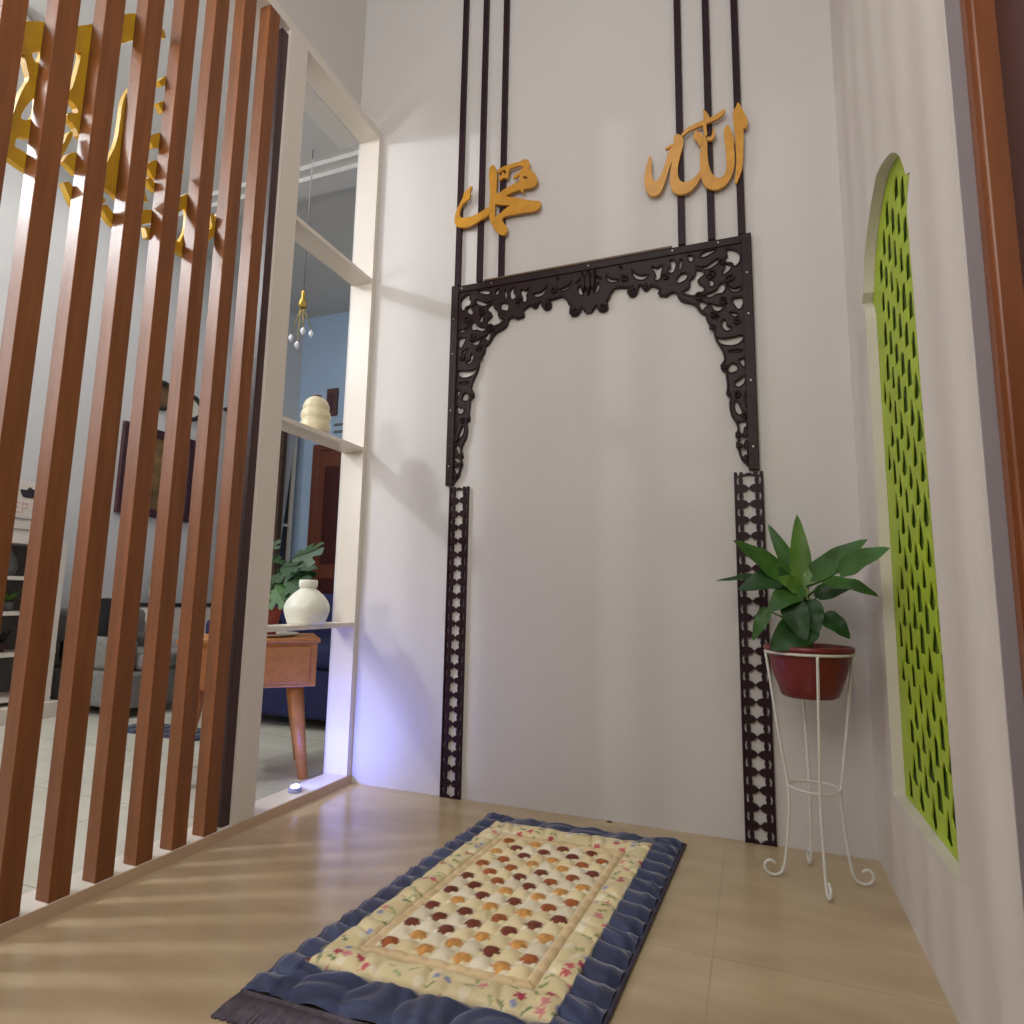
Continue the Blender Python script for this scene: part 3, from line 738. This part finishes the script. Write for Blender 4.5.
# navy sofa
nx0, nx1, ny0, ny1 = -1.75, -.50, .74, 1.55
t = thing('sofa', ((nx0+nx1)/2, (ny0+ny1)/2, 0), 'low navy blue sofa behind the side table', 'sofa')
obj('base', MB().box(nx0, nx1, ny0+.02, ny1, .07, .38, .03), 'navy', t)
obj('seat_cushion', MB().box(nx0+.1, nx1-.1, ny0-.01, ny1-.2, .38, .52, .04), 'navy', t)
obj('backrest', MB().box(nx0, nx1, ny1-.2, ny1, .38, .84, .05), 'navy', t)
for x in (nx0, nx1-.12): obj('arm', MB().box(x, x+.12, ny0, ny1-.1, .38, .66, .04), 'navy', t)
for x in (nx0+.08, nx1-.08):
    for y in (ny0+.1, ny1-.1): obj('leg', MB().lathe([(.018, 0), (.026, .075)], (x, y, 0), 12), 'table_wood', t)
b = MB().box(-1.05, -.62, .72, .90, .001, .09, .02)
# door, transom plaque and moulding on the blue wall
d2 = struct('door_2', MB().box(-2.67, -1.85, YF-.045, YF-.001, 0, 2.38, .004), 'door_brown')
b = MB()
for x0, x1 in ((-2.72, -2.63), (-1.89, -1.80)): b.box(x0, x1, YF-.06, YF-.0005, 0, 2.38, .004)
b.box(-2.72, -1.80, YF-.06, YF-.0005, 2.38, 2.45, .004); obj('door_frame', b, 'door_brown', d2)
b = MB()
for z0, z1 in ((.2, 1.0), (1.15, 2.2)): b.box(-2.55, -2.30, YF-.055, YF-.044, z0, z1, .003); b.box(-2.2, -1.97, YF-.055, YF-.044, z0, z1, .003)
obj('door_panel', b, 'door_dark', d2)
p0 = P(326, 416, 1, YF-.02); p1 = P(338, 388, 1, YF-.02)
t = thing('wall_plaque', ((p0.x+p1.x)/2, YF, p0.z), 'small dark brown upright plaque high on the blue wall', 'plaque')
obj('board', MB().box(p0.x, p1.x, YF-.03, YF-.001, p0.z, p1.z, .004), 'plaque_brown', t)
obj('raised_panel', MB().box(p0.x+.025, p1.x-.025, YF-.036, YF-.029, p0.z+.06, p1.z-.06, .003), 'frame_maroon', t)
b = MB()
for z in (2.58, 2.66): b.box(-2.5, -.3, YF-.012, YF-.0005, z, z+.025)
struct('trim_3', b, 'grey_dark')
# curtained window on the far wall near the corner
wd = struct('window_1', MB().box(XF+.001, XF+.03, 2.25, 2.90, .55, 2.52), 'night_glass')
for y0, y1 in ((2.22, 2.28), (2.88, 2.93), (2.70, 2.73)): obj('window_frame', MB().box(XF+.001, XF+.05, y0, y1, .56, 2.5), 'white_lacquer', wd)
for z0, z1 in ((2.5, 2.56), (.50, .56), (1.55, 1.58)): obj('window_frame', MB().box(XF+.001, XF+.048, 2.22, 2.93, z0, z1), 'white_lacquer', wd)
def curtain(y0, y1, x, z0, z1, folds, amp, tie=0):
    def fn(u, v):
        z = z0+(z1-z0)*v; y = y0+(y1-y0)*u
        if tie: 
            k = 1-tie*(1-v)**.8*1.0 if v > .35 else 1-tie*(.65**.8)*(v/.35*.3+.7)
            y = y0+(y-y0)*k
        return (x+amp*sin(u*folds*2*pi), y, z)
    return MB().grid(int(folds*10), 14, fn)
o = obj('curtain', curtain(1.95, 2.70, XF+.11, .06, 2.57, 7, .022), 'curtain_brown', origin=(XF+.11, 2.1, .06)); tag(o, 'long brown curtain hanging at the far window near the corner', 'curtain')
o = obj('sheer_curtain', curtain(2.60, 2.90, XF+.06, .5, 2.57, 5, .012, .7), 'sheer', origin=(XF+.075, 2.6, .5)); tag(o, 'thin white sheer curtain gathered diagonally over the dark window', 'curtain')
o = thing('curtain_rod', (XF+.1, 2.3, 2.59), 'dark curtain rod above the far window', 'rod')
obj('rod', MB().tube([(XF+.1, 1.9, 2.59), (XF+.1, 2.92, 2.59)], .014, 10), 'black', o)
obj('bracket', MB().box(XF+.001, XF+.1, 1.92, 1.95, 2.577, 2.603), 'black', o); obj('bracket', MB().box(XF+.001, XF+.1, 2.895, 2.92, 2.577, 2.603), 'black', o)
# framed picture and round hangings
t = thing('framed_picture', (XF, 1.28, 1.45), 'large dark framed brown picture on the white wall behind the slats', 'picture')
fr = MB(); y0, y1, z0, z1 = .93, 1.63, 1.45, 2.20
for a in ((y0, y1, z0, z0+.07), (y0, y1, z1-.07, z1), (y0, y0+.07, z0+.07, z1-.07), (y1-.07, y1, z0+.07, z1-.07)): fr.box(XF+.001, XF+.035, *a, .005)
obj('frame', fr, 'frame_maroon', t); obj('print', MB().box(XF+.001, XF+.018, y0+.06, y1-.06, z0+.06, z1-.06), 'picture_print', t, label='mottled brown and gold print')
def hang(y, z, r, lab, mc):
    t = thing('round_wall_hanging', (XF, y, z-r), lab, 'wall hanging', 'round hangings above the picture')
    b = MB(); n = 36
    b.tube([(XF+.02, y+r*cos(2*pi*k/n)*(1+.04*sin(9*k)), z+r*sin(2*pi*k/n)*(1+.04*cos(7*k))) for k in range(n)], .02, 8, True)
    obj('rim', b, 'wreath_dark', t)
    obj('face', MB().add([(XF+.01, y+(r-.01)*cos(2*pi*k/n), z+(r-.01)*sin(2*pi*k/n)) for k in range(n)], [tuple(range(n))]), mc, t)
hang(1.25, 2.51, .11, 'round leafy rimmed hanging with a tan face above the picture', 'picture_print')
hang(1.56, 2.49, .10, 'round dark rimmed hanging with a pale face above the picture right end', 'ceramic_white')
# white display cabinet with crown sign
cx0, cx1, cy0, cy1 = XF+.001, -2.68, -.75, .40
t = thing('display_cabinet', ((cx0+cx1)/2, (cy0+cy1)/2, 0), 'white open shelf cabinet behind the leftmost slats', 'cabinet')
obj('back_panel', MB().box(cx0, cx0+.02, cy0, cy1, .10, 1.128), 'grey_dark', t, label='grey back panel')
for y in (cy0, cy1-.03, -.19): obj('side_panel', MB().box(cx0+.02, cx1, y, y+.03, .10, 1.128), 'white_lacquer', t)
for z in (.14, .42, .68, .905, 1.14): obj('shelf', MB().box(cx0+.02, cx1+.003, cy0+.0, cy1, z-.012, z+.012), 'white_lacquer', t)
obj('plinth', MB().box(cx0, cx1+.05, cy0-.02, cy1+.05, 0, .10, .004), 'white_lacquer', t)
cs = thing('crown_sign', (cx1-.03, .12, 1.152), 'cream board with a dark crown and pink letters standing on the white cabinet', 'sign')
obj('board', MB().box(cx1-.04, cx1-.02, -.25, .36, 1.152, 1.535, .003), 'white_lacquer', cs)
XS = cx1-.0195
def yz(u, v): p = P(u, v, 0, XS); return (p.y, p.z)
crown = [(20.5, 489), (23, 489.5), (26, 490), (28, 489), (30, 487), (32, 489), (35, 490.5), (39, 491.5), (40, 493), (38, 497), (36, 498.8), (28, 498.2), (23, 497), (21, 493)]
obj('crown', MB().plate([[yz(*p) for p in crown]], lambda y, z, d: (d, y, z), XS, XS+.003), 'crown_ink', cs, label='dark crown emblem')
fc = bpy.data.curves.new('letters', 'FONT'); fc.body = 'KEEP IN'; fc.size = .115; fc.extrude = .001; fc.align_x = 'CENTER'
fo = bpy.data.objects.new('letters_tmp', fc); C.objects.link(fo)
dg = bpy.context.evaluated_depsgraph_get(); me = bpy.data.meshes.new_from_object(fo.evaluated_get(dg))
yc_, zc_ = yz(30, 514); yc_ -= .055
b = MB().add([(XS+.001+v.co.z, yc_+v.co.x*.8, zc_+v.co.y*.9) for v in me.vertices], [tuple(p.vertices) for p in me.polygons])
bpy.data.objects.remove(fo); obj('letters', b, 'pink_ink', cs, label='pale pink letters')
b = MB()
for z in (1.215, 1.285): b.box(XS, XS+.006, -.25, .36, z, z+.008)
obj('moulding', b, 'jamb_grey', cs)
# objects on the cabinet shelves
def onshelf(u, v, xx): p = P(u, v, 0, xx); return p
q = Vector((-2.82, .11, .917)); t = thing('vase', q, 'dark grey bulbous vase on the upper shelf of the white cabinet', 'vase')
obj('body', MB().lathe([(.03, 0), (.055, .01), (.07, .06), (.055, .12), (.03, .16), (.034, .18), (.026, .18)], q, 24), 'grey_dark', t)
for (yy, zz, mt, lab, n) in ((.14, .692, 'leaf_light', 'small pale green plant on the middle cabinet shelf', 9), (.12, .432, 'black', 'small dark spiky plant on the lower cabinet shelf', 11)):
    q = Vector((-2.80, yy, zz)); t = thing('shelf_plant', q, lab, 'plant')
    obj('pot', MB().lathe([(.03, 0), (.038, .06), (.034, .06), (.03, .05)], q, 20), 'grey_dark' if mt != 'black' else 'plaque_brown', t)
    for k in range(n):
        a = 2*pi*k/n; bb = MB(); e = q+Vector((.07*cos(a), .07*sin(a), .12+.03*sin(k*2.3)))
        leaf_mesh(bb, q+Vector((0, 0, .05)), e, .03, Vector((cos(a), sin(a), 1.2)), .015, n=6); obj('leaf', bb, mt, t)
# grey sofa with cushions along the far wall
sx0, sx1, sy0, sy1 = XF+.04, -2.15, .52, 1.12
t = thing('armchair', ((sx0+sx1)/2, (sy0+sy1)/2, 0), 'grey fabric armchair beside the white cabinet behind the slats', 'armchair')
obj('base', MB().box(sx0, sx1, sy0, sy1, .06, .30, .03), 'grey_fabric', t)
obj('seat_cushion', MB().box(sx0+.2, sx1+.01, sy0+.09, sy1-.09, .30, .42, .04), 'grey_fabric', t)
obj('backrest', MB().box(sx0, sx0+.22, sy0, sy1, .30, .70, .05), 'grey_fabric', t)
for y in (sy0, sy1-.10): obj('arm', MB().box(sx0+.1, sx1-.02, y, y+.10, .30, .52, .04), 'grey_fabric', t)
for x in (sx0+.06, sx1-.06):
    for y in (sy0+.06, sy1-.06): obj('foot', MB().lathe([(.02, 0), (.025, .07)], (x, y, 0), 10), 'black', t)
def cushion(name, c, w, h, d, m, lab, tilt=.2):
    def f(sgn):
        def fn(u, v):
            a, bb = (u-.5)*2, (v-.5)*2; th = d*(max(0, 1-a*a)*max(0, 1-bb*bb))**.4
            return (c[0]+sgn*th-tilt*(v)*h, c[1]+a*w/2*(1-.06*bb*bb), c[2]+v*h)
        return fn
    b = MB().grid(14, 14, f(1)).grid(14, 14, f(-1))
    return tag(obj(name, b, m, origin=c), lab, 'cushion')
cushion('cushion', (-2.58, .74, .42), .34, .36, .06, 'black', 'black cushion leaning on the grey armchair back', .25)
cushion('cushion', (-2.38, .66, .42), .17, .14, .04, 'yellow', 'small yellow cushion in front of the black cushion', .2)
# sideboard with white vase
t = thing('sideboard', (-2.82, 1.5, 0), 'white sideboard with a dark top below the framed picture', 'sideboard')
obj('cabinet_body', MB().box(XF+.002, -2.66, 1.22, 1.84, .06, .715, .004), 'white_lacquer', t)
obj('top', MB().box(XF+.002, -2.645, 1.20, 1.86, .715, .74, .003), 'black', t, label='black top board')
for y in (1.23, 1.54): obj('door', MB().box(-2.66, -2.645, y+.01, y+.29, .09, .70, .003), 'white_lacquer', t)
obj('plinth', MB().box(XF+.002, -2.69, 1.24, 1.82, 0, .06), 'grey_dark', t)
q = Vector((-2.85, 1.27, .74)); t = thing('flower_vase', q, 'white bottle vase with blue-grey blooms on the sideboard', 'vase')
obj('vase', MB().lathe([(.03, 0), (.05, .005), (.06, .08), (.055, .17), (.03, .23), (.026, .26), (.02, .26)], q, 24), 'ceramic_white', t)
for dx, dy, dz in ((0, .02, .33), (.02, -.03, .30), (-.02, .05, .29)):
    b = MB().lathe([(.01, -.04), (.038, -.02), (.042, .01), (.025, .035), (.005, .04)], q+Vector((dx, dy, dz)), 16, lambda a, z: 1+.15*sin(6*a))
    b.tube([q+Vector((0, 0, .22)), q+Vector((dx, dy, dz-.03))], .003, 5); obj('bloom', b, 'wall_blue', t)
q = Vector((-2.35, 1.52, 0)); t = thing('bamboo_stool', q, 'small yellow bamboo stool in front of the white sideboard', 'stool')
obj('seat', MB().lathe([(.02, .34), (.14, .34), (.15, .355), (.145, .37), (.02, .372)], q, 26), 'bamboo', t)
for k in range(4):
    a = pi/4+k*pi/2; obj('leg', MB().tube([q+Vector((.10*cos(a), .10*sin(a), .34)), q+Vector((.13*cos(a), .13*sin(a), 0))], .014, 8), 'bamboo', t)
t = thing('floor_mat', (-1.55, .40, 0), 'small dark blue patterned mat on the pale floor behind the slats', 'mat')
obj('pad', MB().box(-1.92, -1.25, .28, .52, .0005, .014, .005), 'stripe_mat', t)
b = MB()
for k in range(7): b.box(-1.88+k*.09, -1.85+k*.09, .29, .51, .014, .0155)
obj('stripes', b, 'grey_dark', t)
# chandelier
hc = P(303, 300, 1, .75); t = thing('chandelier', (hc.x, .75, ZL), 'small brass and crystal chandelier hanging in the living room', 'chandelier')
obj('chain', MB().tube([(hc.x, .75, ZL), (hc.x, .75, hc.z+.06)], .004, 6), 'grey_dark', t)
obj('body', MB().lathe([(.008, .07), (.016, .05), (.012, .02), (.028, -.02), (.03, -.05), (.01, -.06)], (hc.x, .75, hc.z), 18), 'brass', t)
for k, (u, v) in enumerate(((291, 338), (303, 331), (311, 334), (297, 345))):
    e = P(u, v, 1, .75+(-.05 if k % 2 else .06))
    bb = MB().tube([(hc.x, .75, hc.z-.03), ((hc.x+e.x)/2, (.75+e.y)/2, hc.z-.11), (e.x, e.y, e.z+.03)], .003, 6)
    obj('arm', bb, 'brass', t)
    obj('crystal_drop', MB().lathe([(.002, .03), (.016, .01), (.018, -.004), (.003, -.028)], e, 8), 'crystal', t)
q = Vector((-2.05, -.72, ZL)); t = thing('ceiling_lamp', q, 'round glowing ceiling lamp of the living room at the top left', 'lamp')
obj('rim', MB().lathe([(.17, 0), (.17, -.03), (.155, -.035), (.15, 0)], q, 36), 'white_lacquer', t)
obj('diffuser', MB().lathe([(.15, -.012), (.14, -.05), (.09, -.075), (.02, -.082)], q, 36), 'lamp_glow', t)

# ------------------------------------------------------------------ light
def area(name, loc, size, power, col, target=None, sy=None):
    l = bpy.data.lights.new(name, 'AREA'); l.energy = power; l.color = col; l.size = size
    if sy: l.shape = 'RECTANGLE'; l.size_y = sy
    o = bpy.data.objects.new(name, l); C.objects.link(o); o.location = loc
    if target: o.rotation_euler = (Vector(target)-Vector(loc)).to_track_quat('-Z', 'Y').to_euler()
    return o
def point(name, loc, power, col, r):
    l = bpy.data.lights.new(name, 'POINT'); l.energy = power; l.color = col; l.shadow_soft_size = r
    o = bpy.data.objects.new(name, l); C.objects.link(o); o.location = loc; return o
point('living_room_lamp', (-2.6, -2.6, 3.55), 215, (.93, .97, 1), .10)
area('living_fill', (-1.7, .2, 3.9), 1.6, 24, (1, .97, .94), (-1.7, .2, 0))
area('living_fill_low', (-1.7, -3.2, 2.0), .5, 26, (1, .95, .95), (0, -1.0, 1.5))  # unseen light added to brighten the camera-facing sides of the slats
area('room_fill', (.95, -3.3, 2.7), 1.5, 36, (1, .94, .87), (1.0, -.3, 1.4))
area('puck_glow', (pc.x, pc.y, HB+.031), .03, 4.5, (.14, .19, 1), (pc.x+.02, pc.y+.12, HB+.2))
area('upper_fill', (1.0, -2.2, 4.3), 1.0, 12, (.93, .96, 1), (1.0, 0, 3.5))
w = bpy.data.worlds.new('world'); bpy.context.scene.world = w; w.use_nodes = True
w.node_tree.nodes['Background'].inputs[0].default_value = (.95, .93, .95, 1); w.node_tree.nodes['Background'].inputs[1].default_value = .38
vs = bpy.context.scene.view_settings; vs.view_transform = 'Standard'; vs.look = 'None'; vs.exposure = -.14; vs.gamma = 1
